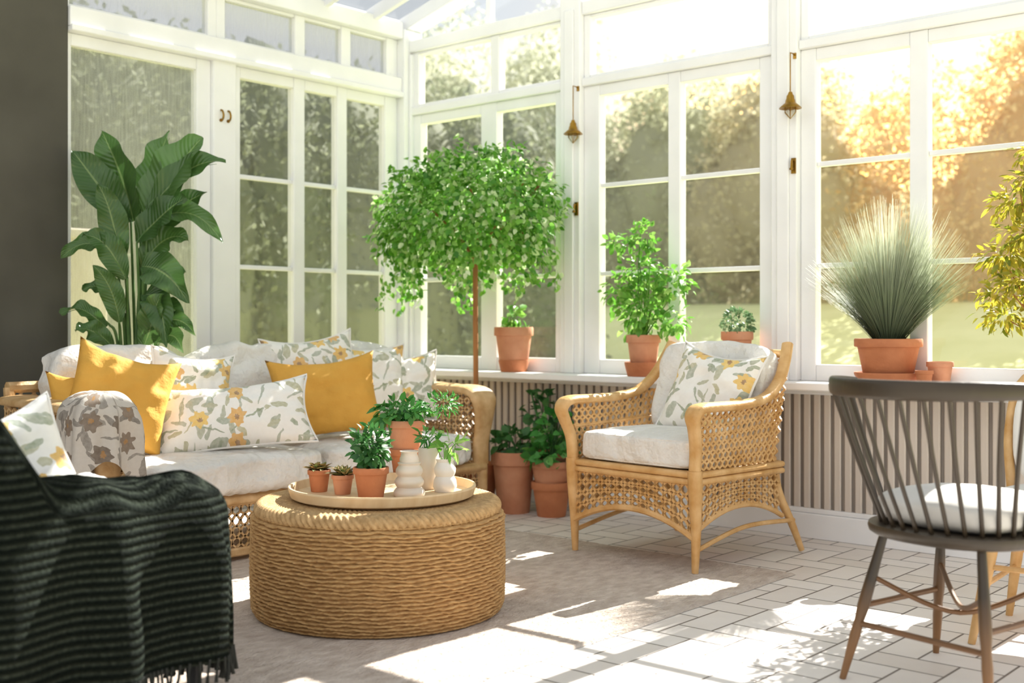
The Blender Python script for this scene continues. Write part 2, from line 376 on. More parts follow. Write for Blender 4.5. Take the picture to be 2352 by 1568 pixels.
# gable glazing above the transoms
m=MB(); g=MB()
for xx in (.80,2.22,3.64,5.06): m.box(xx-.02,xx+.02,-.022,.022,3.03,3.12+SL*xx)
w11=m.build('window_11',M['white'],bevel=.004,kind='structure')
g.add([(.10,0,3.045),(5.8,0,3.045),(5.8,0,3.11+SL*5.8),(.10,0,3.11+SL*.10)],[(0,1,2,3)]); g.build('window_pane',M['glass_gable'],w11,smooth=False)
lt=MB()
for t in (1.50,1.55):
    lt.sweep(bez([(.058,-t,2.31),(.078,-t,2.312),(.088,-t,2.335),(.078,-t,2.362),(.062,-t,2.37)],5),.006,n=8)
    lt.lathe([(0,0),(.010,0),(.010,.006),(0,.006)],10,Matrix.Translation((.060,-t,2.31))@Matrix.Rotation(PI/2,4,'Y'))
lt.build('latch',M['brass'],door)
# roof
m=MB(); y=-.35
def zr(x): return 3.13+SL*x
while y>-7.5:
    m.add([(0,y-.018,zr(0)-.02),(6,y-.018,zr(6)-.02),(6,y+.018,zr(6)-.02),(0,y+.018,zr(0)-.02),(0,y-.018,zr(0)+.07),(6,y-.018,zr(6)+.07),(6,y+.018,zr(6)+.07),(0,y+.018,zr(0)+.07)],
     [(0,3,2,1),(4,5,6,7),(0,1,5,4),(1,2,6,5),(2,3,7,6),(3,0,4,7)]); y-=.42
for x in (.75,2.2,3.65,5.1): m.box(x-.018,x+.018,-7.5,0,zr(x)-.02,zr(x)+.06)
ce=m.build('ceiling',M['white'],kind='structure')
g=MB(); g.add([(0,-7.5,zr(0)+.075),(6,-7.5,zr(6)+.075),(6,0,zr(6)+.075),(0,0,zr(0)+.075)],[(0,1,2,3)]); g.build('roof_glass',GR,ce,smooth=False)

# rug
m=MB()
def rugf(u,v):
    x=.62+(3.42-.62)*u; y=-4.9+(4.0)*v
    e=.010*noise.noise(V((x*3,y*3,1)))
    zz=.011+.003*noise.noise(V((x*5,y*5,0)))+.003*noise.noise(V((x*60,y*60,3)))
    if u>.999 or v>.999 or u<.001 or v<.001: zz=.0015
    return (x+e*(1 if u>.98 else 0),y+e,zz)
m.grid(rugf,200,280)
tag(m.build('rug',M['rug'],ang=180),'large taupe woven rug lying under the rattan pouf and sofa','rug')

# ------------------------------------------------------------------ leaves helpers
def leaf(m,p,d,n,L,W,fold=.15):
    d=d.normalized(); s=d.cross(n)
    if s.length<1e-5: s=d.orthogonal()
    s.normalize(); n=s.cross(d)
    a=p+d*(L*.35); b=p+d*(L*.72)
    m.add([p,a+s*W*.5+n*W*fold,a,a-s*W*.5+n*W*fold,b+s*W*.36+n*W*fold*.6-n*L*.04,b-n*L*.04,b-s*W*.36+n*W*fold*.6-n*L*.04,p+d*L-n*L*.12],
      [(0,2,1),(0,3,2),(1,2,5,4),(2,3,6,5),(4,5,7),(5,6,7)])
def quadleaf(m,p,d,n,L,W):
    d=d.normalized(); s=d.cross(n)
    if s.length<1e-5: s=d.orthogonal()
    s.normalize()
    m.add([p,p+d*L*.5+s*W*.5,p+d*L,p+d*L*.5-s*W*.5],[(0,1,2,3)])
def rv(): 
    while 1:
        v=V((RND.uniform(-1,1),RND.uniform(-1,1),RND.uniform(-1,1)))
        if .05<v.length<1: return v
def bush(m,c,rx,ry,rz,n,L,W,inner=.35,droop=.3,fn=leaf):
    for _ in range(n):
        v=rv().normalized(); r=inner+(1-inner)*RND.random()**.6
        p=V(c)+V((v.x*rx*r,v.y*ry*r,v.z*rz*r))
        d=v+rv()*.9+V((0,0,-droop)); k=RND.uniform(.7,1.25)
        fn(m,p,d,v+rv()*.5+V((0,0,.6)),L*k,W*k)
def stems(m,base,pts,r=.004):
    for p in pts:
        b=V(base); p=V(p); mid=(b+p)/2+V((RND.uniform(-.02,.02),RND.uniform(-.02,.02),.02)); m.sweep(bez([b,mid,p],4),r,n=5)
def potprof(R,h,rim=.22,th=.08):
    b=R*.70; rz=h*(1-rim)
    return [(0,0),(b*.97,0),(b,h*.02),(R*.90,rz),(R*.985,rz+h*.01),(R,rz+h*.03),(R,h*.97),(R*.98,h),(R*(1-th*1.6),h),(R*(1-th*2),h*.96),(R*.78,h*.84),(0,h*.84)]
def pot(root,R,h,mat='terra',z=0,soil=True,rim=.22):
    m=MB(); m.lathe([(r,q+z) for r,q in potprof(R,h,rim)],36); o=m.build('pot',M[mat],root,ang=35)
    if soil:
        m=MB(); m.lathe([(0,z+h*.9),(R*.5,z+h*.895),(R*.81,z+h*.87),(R*.81,z+h*.85),(0,z+h*.845)],24); m.build('soil',M['soil'],o)
    return o
def saucer(label,x,y,z,R,h=.03,mat='terra',group='terracotta saucers'):
    m=MB(); m.lathe([(0,0),(R*.82,0),(R*.86,h*.1),(R,h*.85),(R,h),(R*.94,h),(R*.82,h*.3),(0,h*.3)],36)
    o=m.build('plant_saucer',M[mat],ang=35); o.location=(x,y,z); return tag(o,label,'saucer',group)

# ------------------------------------------------------------------ sofa (faces +X)
sx,sy=.96,-1.85
so=thing('sofa','long honey rattan sofa with cane lattice arms along the left wall of doors','sofa',(sx,sy,.012))
m=MB()
m.box(.355,.405,-1.18,1.18,.255,.31); m.box(.36,.40,-1.18,1.18,.02,.06)
m.box(-.38,.36,-1.2,-1.14,.26,.31); m.box(-.38,.36,1.14,1.2,.26,.31); m.box(-.40,-.35,-1.18,1.18,.26,.31)
m.box(-.36,.36,-1.17,1.17,.285,.305)
for y in (-.6,0,.6): m.box(.365,.395,y-.02,y+.02,.06,.255)
m.sweep([(.405,-1.18,.283),(.405,1.18,.283)],.022,n=8)
m.build('frame',M['rattan_sofa'],so,bevel=.008)
m=MB(); m.lattice(lambda u,v:V((.385,-1.17+2.34*u,.06+.2*v)),50,4,.0065,.34,.18); m.build('front_lattice',M['rattan_sofa'],so)
m=MB(); m.lattice(lambda u,v:V((-.38-.06*v,-1.17+2.34*u,.30+.5*v)),36,8,.006); m.build('back_lattice',M['rattan_sofa'],so)
m=MB(); m.sweep([(-.39,-1.19,.3),(-.44,-1.19,.80)],.026,n=8); m.sweep([(-.39,1.19,.3),(-.44,1.19,.80)],.026,n=8); m.sweep([(-.44,-1.2,.80),(-.44,1.2,.80)],.028,n=8); m.build('back_rail',M['rattan_sofa'],so)
for s in (-1,1):
    m=MB(); path=bez([(-.43,s*1.15,.74),(-.2,s*1.15,.735),(.2,s*1.16,.725),(.34,s*1.165,.715),(.40,s*1.17,.67),(.405,s*1.17,.58),(.385,s*1.165,.42),(.385,s*1.16,.3)],7)
    n_=len(path); m.sweep(path,[.10 if i<n_*.55 else .10-.045*min(1,(i-n_*.55)/(n_*.25)) for i in range(n_)],.026,side=(0,1,0),n=14,ex=3)
    arm=m.build('arm',M['rattan_sofa'],so,ang=60)
    m=MB()
    for yy in (s*1.09,s*1.23):
        m.lattice(lambda u,v:V((-.40+.77*u,yy,.31+.40*v)),16,8,.0065,.34,.18)
    m.build('arm_lattice',M['rattan_sofa'],arm)
    for xx in (-.39,.385):
        m=MB(); m.sweep([(xx,s*1.17,0),(xx,s*1.17,.04),(xx,s*1.17,.3)],[.026,.032,.034],n=10); m.build('leg',M['rattan_sofa'],so)

def pcube(w,d,h,n=12,ex=7,puff=.02,seed=0,wr=.006,pleat=0):
    bm=bmesh.new(); bmesh.ops.create_cube(bm,size=2); bmesh.ops.subdivide_edges(bm,edges=bm.edges[:],cuts=n,use_grid_fill=True)
    vs=[]
    for v in bm.verts:
        p=v.co; q=(abs(p.x)**ex+abs(p.y)**ex+abs(p.z)**ex)**(1/ex); p=p/q
        fz=(1-p.x**2)*(1-p.y**2)
        o=V((p.x*w/2,p.y*d/2,p.z*h/2+p.z*puff*fz))
        o+=V((0,0,1))*wr*noise.noise(V((o.x*9+seed,o.y*5,seed)))*(1 if p.z>0 else .3)
        o+=V((p.x,p.y,0))*wr*noise.noise(V((o.x*7,o.y*7,o.z*12+seed)))
        if pleat:
            wv=math.sin(o.y*95+2.5*noise.noise(V((o.x*5,o.y*4,seed))))*max(0,p.x)**1.5
            o+=V((p.x*.8,0,p.z*.8))*pleat*wv
        vs.append(o)
    fs=[tuple(v.index for v in f.verts) for f in bm.faces]; bm.free(); return vs,fs
def boxcushion(name,label,cat,w,d,h,loc,rot=(0,0,0),mat='cloth',seed=0,group=None,puff=.02,pipe=True,ex=7,wr=.006,pleat=0,n=18):
    m=MB(); vs,fs=pcube(w,d,h,n,ex,puff,seed,wr,pleat); m.add(vs,fs,None,[(v.x,v.y) for v in vs])
    o=m.build(name,M[mat],ang=180); o.location=loc; o.rotation_euler=rot; tag(o,label,cat,group)
    if pipe:
        for s in (1,-1):
            m=MB(); pts=[]; e=.962
            for k in range(64):
                a=2*PI*k/64; c,sn=math.cos(a),math.sin(a); q=(abs(c)**ex+abs(sn)**ex)**(1/ex)
                pts.append((c/q*w/2*e,sn/q*d/2*e,s*h/2*.84))
            m.sweep(pts,.006,n=6,closed=True); m.build('piping',M[mat],o)
    return o
sg='white seat cushions of the sofa'
for y,sd,lb in ((sy-.52,3,'white seat cushion at the near end of the sofa, under the floral lumbar cushion'),(sy+.54,8,'white seat cushion at the far end of the sofa, by the terracotta floor pots')):
    boxcushion('seat_cushion',lb,'cushion',.67,1.05,.17,(1.09,y,.408),(0,0,0),'sofacloth',sd,sg,.022,False,7,.013,.005,48,)
bg='white back cushions of the sofa'
for y,sd,lb in ((sy-.74,1,'white back cushion at the sofa corner beside the dark wall'),(sy+.02,5,'white back cushion in the middle of the sofa, right of the broad-leaved plant'),(sy+.76,9,'white back cushion at the far end of the sofa, behind the floral cushions')):
    boxcushion('back_cushion',lb,'cushion',.70,.20,.52,(.70,y,.725),(math.radians(-14),math.radians(RND.uniform(-3,3)),PI/2),'sofacloth',sd,bg,.03,False,7,.028)

def pillow(name,label,cat,w,h,t,loc,rot,mat,group=None,pipe=None,seed=0,n=26):
    m=MB(); vs=[];uv=[];ft={};bk={}
    def P(u,v,s):
        pr=max(0,(1-abs(u)**2.4)*(1-abs(v)**2.4))**.5
        x=w/2*u*(1-.10*(1-v*v)*u*u); z=h/2*v*(1-.10*(1-u*u)*v*v)
        y=s*t/2*pr
        ry=.018*noise.noise(V((x*9+seed,z*9,s*3)))+.012*noise.noise(V((x*22+seed,z*22,s*5)))
        y+=ry*(.3+pr); z-=.03*max(0,v)*max(0,1-u*u)*max(0,v)
        return (x,y,z)
    for i in range(n+1):
        for j in range(n+1):
            u,v=-1+2*i/n,-1+2*j/n; p=P(u,v,-1); ft[i,j]=len(vs); vs.append(p); uv.append((p[0],p[2]))
            if 0<i<n and 0<j<n: p=P(u,v,1); bk[i,j]=len(vs); vs.append(p); uv.append((p[0]+3,p[2]))
            else: bk[i,j]=ft[i,j]
    fs=[]
    for i in range(n):
        for j in range(n):
            fs.append((ft[i,j],ft[i+1,j],ft[i+1,j+1],ft[i,j+1])); fs.append((bk[i,j],bk[i,j+1],bk[i+1,j+1],bk[i+1,j]))
    m.add(vs,fs,None,uv); o=m.build(name,M[mat],ang=180); o.location=loc; o.rotation_euler=[math.radians(a) for a in rot]; tag(o,label,cat,group)
    if pipe:
        ring=[ft[i,0] for i in range(n)]+[ft[n,j] for j in range(n)]+[ft[i,n] for i in range(n,0,-1)]+[ft[0,j] for j in range(n,0,-1)]
        m=MB(); m.sweep([vs[i] for i in ring],.006,n=6,closed=True); m.build('piping',M[pipe],o)
    return o
gy='mustard cushions on the sofa'; gf='floral cushions on the sofa'
pillow('throw_cushion','large mustard yellow cushion propped against the near sofa arm','cushion',.47,.47,.18,on_x(276,912,1.02),(-18,16,66),'yellow',gy,seed=2)
pillow('throw_cushion','mustard cushion mostly hidden behind the large yellow cushion near the dark wall','cushion',.42,.38,.15,on_x(222,940,.93),(-20,0,75),'yellow',gy,seed=5)
pillow('throw_cushion','mustard yellow square cushion right of the long floral lumbar cushion','cushion',.58,.45,.18,on_x(748,908,1.09),(-20,-5,60),'yellow',gy,seed=9)
pillow('lumbar_cushion','long white floral lumbar cushion lying between the two mustard cushions','cushion',.78,.36,.17,on_x(532,953,1.18),(-28,-4,62),'floral',None,'cloth',3)
pillow('throw_cushion','white floral cushion in the back row, topmost behind the far mustard cushion','cushion',.55,.44,.15,on_x(718,855,.80),(-14,-6,74),'floral',gf,'cloth',4)
pillow('throw_cushion','white floral cushion directly behind the right edge of the far mustard cushion','cushion',.50,.42,.15,on_x(838,868,.86),(-15,2,66),'floral',gf,'cloth',6)
pillow('throw_cushion','white floral cushion leaning on the far sofa arm','cushion',.46,.42,.15,on_x(920,888,.92),(-12,-2,58),'floral',gf,'cloth',7)
pillow('throw_cushion','small floral cushion peeking out right of the large yellow cushion','cushion',.42,.36,.15,on_x(440,885,.87),(-15,8,72),'floral',gf,'cloth',8)

# ------------------------------------------------------------------ drapes
def drape(name,label,cat,c,hx,hy,ztf,zb,mat,fringe=None,amp=.02,k=9,nth=180,flare=.05,seed=0,ex=4.5,zvar=.0,drop=.06,lump=.014,zk=1):
    m=MB(); nt_,nf=14,60
    def plan(th):
        c_,s_=math.cos(th),math.sin(th); q=(abs(c_)**ex+abs(s_)**ex)**(1/ex); return V((c_/q*hx,s_/q*hy,0))
    def f(u,v):
        th=2*PI*u; p=plan(th)
        vv=v*(nt_+nf)
        fold=math.sin(k*th+seed+1.5*math.sin(2*th))+.6*math.sin(2.3*k*th+2*seed)*math.sin(th*1.5)
        if vv<=nt_:
            s=vv/nt_; q=p*s; z=ztf(q.y)-drop*s**3.5+lump*noise.noise(V((q.x*8,q.y*8,seed)))+amp*.35*fold*s*s
        else:
            s=(vv-nt_)/nf; zl=zb+zvar*math.sin(zk*th+seed); zt_=ztf(p.y)-drop+lump*noise.noise(V((p.x*8,p.y*8,seed)))*(1-s)+amp*.35*fold*(1-s)
            z=zt_-(zt_-zl)*s
            q=p*(1+.09*math.sin(min(1,s*6)*PI/2))+p.normalized()*(flare*s+amp*fold*min(1,s*2.5)+.008*noise.noise(V((p.x*14,p.y*14,s*3))))
        return V((c[0]+q.x,c[1]+q.y,z))
    per=2*(hx+hy)*2
    def uvf(u,v):
        vv=v*(nt_+nf)
        if vv<=nt_: return (u*per, vv/nt_*min(hx,hy))
        q=f(u,v); return (u*per, min(hx,hy)+ztf(0)-q.z)
    m.grid(f,nth,nt_+nf,cu=True,uvf=uvf)
    o=m.build(name,M[mat],ang=180); tag(o,label,cat)
    if fringe:
        m=MB()
        for i in range(190):
            p=f(i/190,1); q=p+V((RND.uniform(-.012,.012),RND.uniform(-.012,.012),-fringe*RND.uniform(.8,1.1)))
            m.sweep([p+V((0,0,.01)),(p+q)/2+V((RND.uniform(-.004,.004),0,0)),q],[.005,.004,.006],n=5)
        m.build('fringe',M['fringe'],o,kind='stuff')
    return o
drape('arm_throw','grey patterned throw bunched over the near arm of the sofa','throw',(1.285,sy-1.165),.135,.135,lambda y:.815,.47,'floral_grey',None,.012,6,140,seed=2.6,flare=.02,zvar=.07,ex=3.2,drop=.05,lump=.03,zk=3)

# near chair with throw
nc=thing('armchair','charcoal upholstered armchair almost hidden under the dark throw at the lower left','chair',(2.66,-3.98,.012))
m=MB(); vs,fs=pcube(.74,.74,.26,8,8,.0,4,.002); m.add(vs,fs,Matrix.Translation((0,0,.24))); m.build('seat',M['darkfab'],nc)
m=MB(); vs,fs=pcube(.72,.15,.80,8,6,.0,4,.002); m.add(vs,fs,Matrix.Translation((0,-.33,.47))); m.build('backrest',M['darkfab'],nc)
for s in (-1,1):
    m=MB(); vs,fs=pcube(.15,.70,.50,8,8,.0,4,.002); m.add(vs,fs,Matrix.Translation((s*.28,-.02,.365))); m.build('arm',M['darkfab'],nc)
    for t in (-1,1):
        m=MB(); m.sweep([(s*.30,t*.31,0),(s*.30,t*.31,.14)],[.018,.025],n=8); m.build('leg',M['darkfab'],nc)
drape('throw_blanket','dark green ribbed throw with fringe draped over the armchair arm at lower left','throw',(2.93,-3.99),.135,.39,lambda y:.70+.24*sstep(-.13,-.31,y)-.02*sstep(-.1,.15,y)+.025*sstep(.12,.34,y),.13,'throw',.06,.032,8,320,seed=1.2,flare=.012,zvar=.03,ex=3.4,drop=.075)
pillow('throw_cushion','floral cushion leaning in the throw-covered armchair at the left edge','cushion',.46,.44,.16,(2.50,-4.02,.645),(-24,-14,85),'floral',None,'cloth',12)
pillow('throw_cushion','plain white cushion lying in the throw-covered armchair','cushion',.40,.36,.14,(2.60,-3.70,.55),(-65,0,160),'cloth',None,None,13)

# ------------------------------------------------------------------ pouf and tray
pc=(2.51,-2.54)
po=thing('pouf','round woven rope pouf used as coffee table on the rug','pouf',(pc[0],pc[1],.012))
PH=.39
def prof(z):
    if z<.04: return .464+.018*math.sin(PI/2*z/.04)
    if z>.345: return .486-.028*((z-.345)/.045)**2
    return .482+.004*math.sin(PI*(z-.04)/.305)
m=MB(); NR=28; FR=[0,.07,.2,.36,.5,.64,.8,.93]
levels=[r+f for r in range(NR) for f in FR]+[NR]
def pf(u,v):
    ph=levels[round(v*(len(levels)-1))]; th=2*PI*u; p=V((math.cos(th),math.sin(th),0))
    row=math.floor(ph); fr=ph-row
    edge=min(1,ph/1.5,(NR-ph)/1.5)
    wob=(.36*noise.noise(V((p.x*5,p.y*5,ph*.3)))+.12*math.sin(th*30+row*1.9)+.07*math.sin(th*67-row*2.6))*edge
    z=(ph+wob)*PH/NR; z=max(0,min(PH,z))
    b=math.sin(PI*fr)**.6 if 0<fr<1 else 0
    r=prof(z)+.018*(b-.85)+.0025*math.sin(th*170+row*2.1)*b+.002*noise.noise(V((p.x*34,p.y*34,z*90)))
    return V((p.x*r,p.y*r,z))
m.grid(pf,480,len(levels)-1,cu=True); m.lathe([(0,.002),(.45,.002)],40); m.build('body',M['rope'],po,ang=180)
m=MB()
def lf(u,v):
    th=2*PI*u; p=V((math.cos(th),math.sin(th),0))
    a=PI*(v*2-.5) if v<.5 else PI/2
    if v<.5: r=.442+.022*math.cos(a); z=.396+.022*math.sin(a)
    else: r=.442*(1-(v-.5)*2)+.0001; z=.418
    b=abs(math.sin(th*58+ (v*14 if v<.5 else 7+ (v-.5)*70)))
    r2=r+.010*b*math.cos(a); z2=z+.009*b*math.sin(a)*(1 if v<.98 else 0)
    return V((p.x*r2,p.y*r2,z2))
m.grid(lf,580,60,cu=True); m.build('lid',M['lidrope'],po,ang=180)
TZ=.440
m=MB(); m.lathe([(0,0),(.335,0),(.352,.008),(.362,.04),(.360,.046),(.352,.046),(.343,.016),(.33,.012),(0,.012)],72)
tr=m.build('tray',M['tray'],ang=35); tr.location=(pc[0]+.0,pc[1]+.02,TZ); tag(tr,'round pale wooden tray holding small pots on the pouf','tray')
IZ=TZ+.0125
def tp(px,py): x,y=at_z(px,py,IZ); return (x,y,IZ)
def potted(label,loc,R,h,mat='terra',group=None,name='potted_plant',rim=.22,cat='potted plant'):
    t=thing(name,label,cat,loc,RND.uniform(0,6),group); pot(t,R,h,mat,rim=rim); return t
gt='small pots on the tray'
def rosette(m,c,n,L,W):
    for i in range(n):
        a=i*2.399; el=.2+1.1*i/n; d=V((math.cos(a)*math.cos(el),math.sin(a)*math.cos(el),math.sin(el))); leaf(m,V(c),d,V((0,0,1)),L*(1.1-.4*i/n),W,.3)
t=potted('smallest terracotta pot with succulents at the left of the tray',tp(733,1128),.045,.085,'terra',gt)
m=MB(); [rosette(m,(RND.uniform(-.025,.025),RND.uniform(-.025,.025),.08),12,.05,.02) for _ in range(6)]; m.build('foliage',M['lf_succ'],t)
t=potted('tiny terracotta pot with spiky succulent, second from the left on the tray',tp(787,1134),.043,.075,'terra2',gt)
m=MB(); [rosette(m,(RND.uniform(-.022,.022),RND.uniform(-.022,.022),.07),12,.06,.016) for _ in range(6)]; m.build('foliage',M['lf_succ'],t)
t=potted('terracotta pot with dark leafy bush at the front of the tray',tp(852,1142),.068,.115,'terra',gt)
m=MB(); bush(m,(0,0,.19),.074,.074,.08,260,.034,.021,.15,0); m.build('foliage',M['lf_dark'],t)
m=MB(); stems(m,(0,0,.09),[(RND.uniform(-.05,.05),RND.uniform(-.05,.05),.2) for _ in range(9)],.003); m.build('stem',M['lf_dark'],t)
t=thing('potted_plant','tall stacked terracotta pots with trailing herbs at the back of the tray','potted plant',tp(932,1100),0,gt)
pot(t,.07,.13,'terra'); pot(t,.082,.14,'terra2',.11)
m=MB(); bush(m,(-.01,0,.29),.12,.12,.045,190,.038,.024,.15,.3); bush(m,(-.06,-.05,.27),.06,.06,.05,30,.06,.038,.2,.5); bush(m,(.09,.13,.32),.075,.075,.05,150,.030,.009,.2,0); m.build('foliage',M['lf_herb'],t)
m=MB(); stems(m,(0,0,.22),[(RND.uniform(-.1,.12),RND.uniform(-.08,.12),.29) for _ in range(12)],.0025); m.build('stem',M['lf_herb'],t)
def vase(label,loc,prof,mat,group='ceramic vases on the tray'):
    m=MB(); m.lathe(prof,36); o=m.build('vase',M[mat],ang=60); o.location=loc; return tag(o,label,'vase',group)
pr=[(0,0),(.045,0)]
for k in range(61):
    z=.15*k/60; env=.062-.016*(k/60); r=env*(.80+.20*abs(math.sin(PI*(z/.15)*3.6+.5)))
    pr.append((r if k<52 else r*.78,z))
pr+=[(.030,.163),(.036,.172),(.031,.172),(.024,.16),(0,.155)]
vase('cream ribbed ceramic vase standing at the front right of the tray',tp(940,1139),pr,'ceramic')
t=thing('vase_with_sprigs','slim tall cream vase with green sprigs behind the ribbed vase','vase',tp(984,1122),0,'ceramic vases on the tray')
m=MB(); m.lathe([(0,0),(.034,0),(.04,.01),(.043,.09),(.040,.16),(.036,.165),(.032,.16),(.03,.1),(0,.1)],32); m.build('vase',M['ceramic'],t)
m=MB(); bush(m,(0,0,.20),.045,.045,.045,40,.042,.016,.2,0); m.build('foliage',M['lf_herb'],t); m=MB(); stems(m,(0,0,.1),[(RND.uniform(-.035,.035),RND.uniform(-.035,.035),.21) for _ in range(8)],.002); m.build('stem',M['lf_herb'],t)
t=thing('vase_with_sprigs','small round white vase with pale sprigs at the right end of the tray','vase',tp(1022,1128),0,'ceramic vases on the tray')
m=MB(); m.lathe([(0,0),(.04,0),(.047,.02),(.044,.045),(.036,.06),(.042,.075),(.043,.09),(.032,.115),(.036,.128),(.031,.128),(.026,.11),(0,.1)],32); m.build('vase',M['ceramic2'],t)
m=MB(); bush(m,(.0,.02,.18),.06,.06,.045,36,.048,.016,.2,0); m.build('foliage',M['lf_bush'],t); m=MB(); stems(m,(0,0,.1),[(RND.uniform(-.04,.04),RND.uniform(-.03,.06),.19) for _ in range(8)],.002); m.build('stem',M['lf_bush'],t)

# ------------------------------------------------------------------ rattan armchair
AR=math.radians(-6)
ac=thing('armchair','honey rattan armchair with lattice sides standing before the middle windows','chair',(2.775,-.795,.012),AR)
m=MB()
m.box(-.36,.36,-.385,-.345,.385,.445); m.box(-.36,.36,.25,.29,.385,.445); m.box(-.375,-.335,-.37,.28,.385,.445); m.box(.335,.375,-.37,.28,.385,.445); m.box(-.345,.345,-.36,.27,.42,.44)
for z in (.40,.43): m.sweep([(-.37,-.387,z),(.37,-.387,z)],.016,n=8)
for s in (-1,1):
    for z in (.40,.43): m.sweep([(s*.378,-.38,z),(s*.378,.28,z)],.016,n=8)
m.build('seat_frame',M['rattan'],ac,bevel=.008)
for s in (-1,1):
    m=MB(); m.sweep(bez([(s*.365,-.375,0),(s*.37,-.375,.16),(s*.372,-.38,.3),(s*.372,-.385,.45)],5),[.015+.018*min(1,i/13) for i in range(16)],n=10); m.build('leg',M['rattan'],ac)
    m=MB(); m.sweep(bez([(s*.385,.43,0),(s*.365,.37,.14),(s*.34,.29,.3),(s*.335,.26,.44)],5),[.014+.012*min(1,i/13) for i in range(16)],n=10); m.build('leg',M['rattan'],ac)
    m=MB(); path=bez([(s*.372,-.385,.44),(s*.380,-.39,.55),(s*.396,-.42,.64),(s*.40,-.435,.69),(s*.40,-.39,.725),(s*.402,-.25,.728),(s*.40,-.05,.73),(s*.395,.12,.755),(s*.385,.24,.83),(s*.37,.31,.92),(s*.355,.355,1.0)],6)
    n_=len(path); m.sweep(path,[.028+.020*math.exp(-((i-26)/12)**2) for i in range(n_)],.022,side=(1,0,0),n=12,ex=2.6); arm=m.build('arm',M['rattan'],ac,ang=60)
    m=MB(); m.lattice(lambda u,v:V((s*(.374+.014*v),-.37+.58*u+.06*v*u,.45+(.265+.05*u*u)*v)),15,7,.0068,.25,.14)
    m.sweep([(s*.378,-.37,.60),(s*.378,.22,.62)],.006,n=6); m.build('side_lattice',M['rattan'],arm)
    m=MB(); fa=lambda u,v:V((s*.368,-.36+.62*u,.39-(.20-.085*(1-(2*u-1)**2))*v))
    m.lattice(fa,13,4,.0075,.2,.12)
    m.sweep([V((s*.368,-.37+.66*u,.39-(.21-.085*(1-(2*u-1)**2)))) for u in [i/12 for i in range(13)]],.012,n=8); m.build('side_apron',M['rattan'],ac)
    m=MB(); m.sweep(bez([(s*.368,-.36,.10),(s*.36,.0,.16),(s*.372,.38,.15)],8),.011,n=8); m.build('stretcher',M['rattan'],ac)
m=MB(); ar=lambda u:.39-(.235-.095*(1-(2*u-1)**2))
ff=lambda u,v:V((-.36+.72*u,-.378,.39+(ar(u)-.39)*v))
m.lattice(ff,15,4,.0085,.15,.14)
m.sweep([V((-.365+.73*u,-.38,ar(u)-.005)) for u in [i/16 for i in range(17)]],.015,n=8); m.build('front_apron',M['rattan'],ac)
m=MB(); m.lattice(lambda u,v:V(((-.36+.72*u),.25+.11*v+.03*math.sin(PI*u),.44+.49*v)),14,10,.006); m.build('back_lattice',M['rattan'],ac)
m=MB(); m.sweep(bez([(-.36,.34,.95),(-.2,.372,.955),(0,.38,.957),(.2,.372,.955),(.36,.34,.95)],6),.020,n=10); m.build('back_rail',M['rattan'],ac)
m=MB(); m.sweep([(-.345,.26,.45),(.345,.26,.45)],.018,n=8); m.build('back_crossbar',M['rattan'],ac)
def acw(x,y,z):
    return (2.775+x*math.cos(AR)-y*math.sin(AR),-.795+x*math.sin(AR)+y*math.cos(AR),z+.012)
boxcushion('seat_cushion','white box seat cushion on the honey rattan armchair','cushion',.70,.60,.135,acw(0,-.085,.515),(0,0,AR),'sofacloth',21,None,.025,True,9)
boxcushion('back_cushion','white back cushion leaning on the rattan armchair back','cushion',.64,.15,.44,acw(0.02,.215,.768),(math.radians(-15),0,AR),'sofacloth',23,None,.03,False,9,.014)
pillow('throw_cushion','square white floral cushion with yellow flowers on the rattan armchair','cushion',.48,.46,.15,acw(.12,.055,.765),(-22,8,-4),'floral',None,'cloth',15)

# ------------------------------------------------------------------ plants on floor
bp=V((.36,-2.30,0)); k_=6.09/F
pl=thing('potted_plant','tall broad-leaved tropical plant behind the sofa beside the dark wall','potted plant',bp)
pot(pl,.16,.30,'terra')
rr_,cc_,uu=V((.755,.656,0)),V((.656,-.755,0)),V((0,0,1))
def BP(px,py,dep): 
    p=rr_*((px-300)*k_)+cc_*dep+uu*(CH-(py-H0)*k_)
    p.x=max(p.x,-.24); return p
def bleaf(m,mp,base,tip,W,sag,face,seed):
    n=18; nc=8
    def ctr(t): return base.lerp(tip,t)+uu*(sag*4*t*(1-t))*.9-uu*max(0,t-.55)**2*sag*1.6
    def f(u,v):
        p=ctr(v); t=(ctr(min(1,v+.03))-ctr(max(0,v-.03))).normalized()
        s=t.cross(face).normalized(); nn=s.cross(t)
        c=u*2-1; w=W*(math.sin(PI*min(1,v**.85*.97+.03))**.75)*.5+.002
        q=p+s*(c*w)+nn*(.34*w*abs(c)-.02*w)+nn*(.018*math.sin(v*17+seed*2+c*1.5)*abs(c)**1.5)+s*(.02*math.sin(v*3+seed))
        q.x=max(q.x,-.27); return q
    m.grid(f,nc,n)
    mp.sweep([ctr(t/10)-face*.004 for t in range(10)],[.006*(1-t/11) for t in range(10)],n=5)
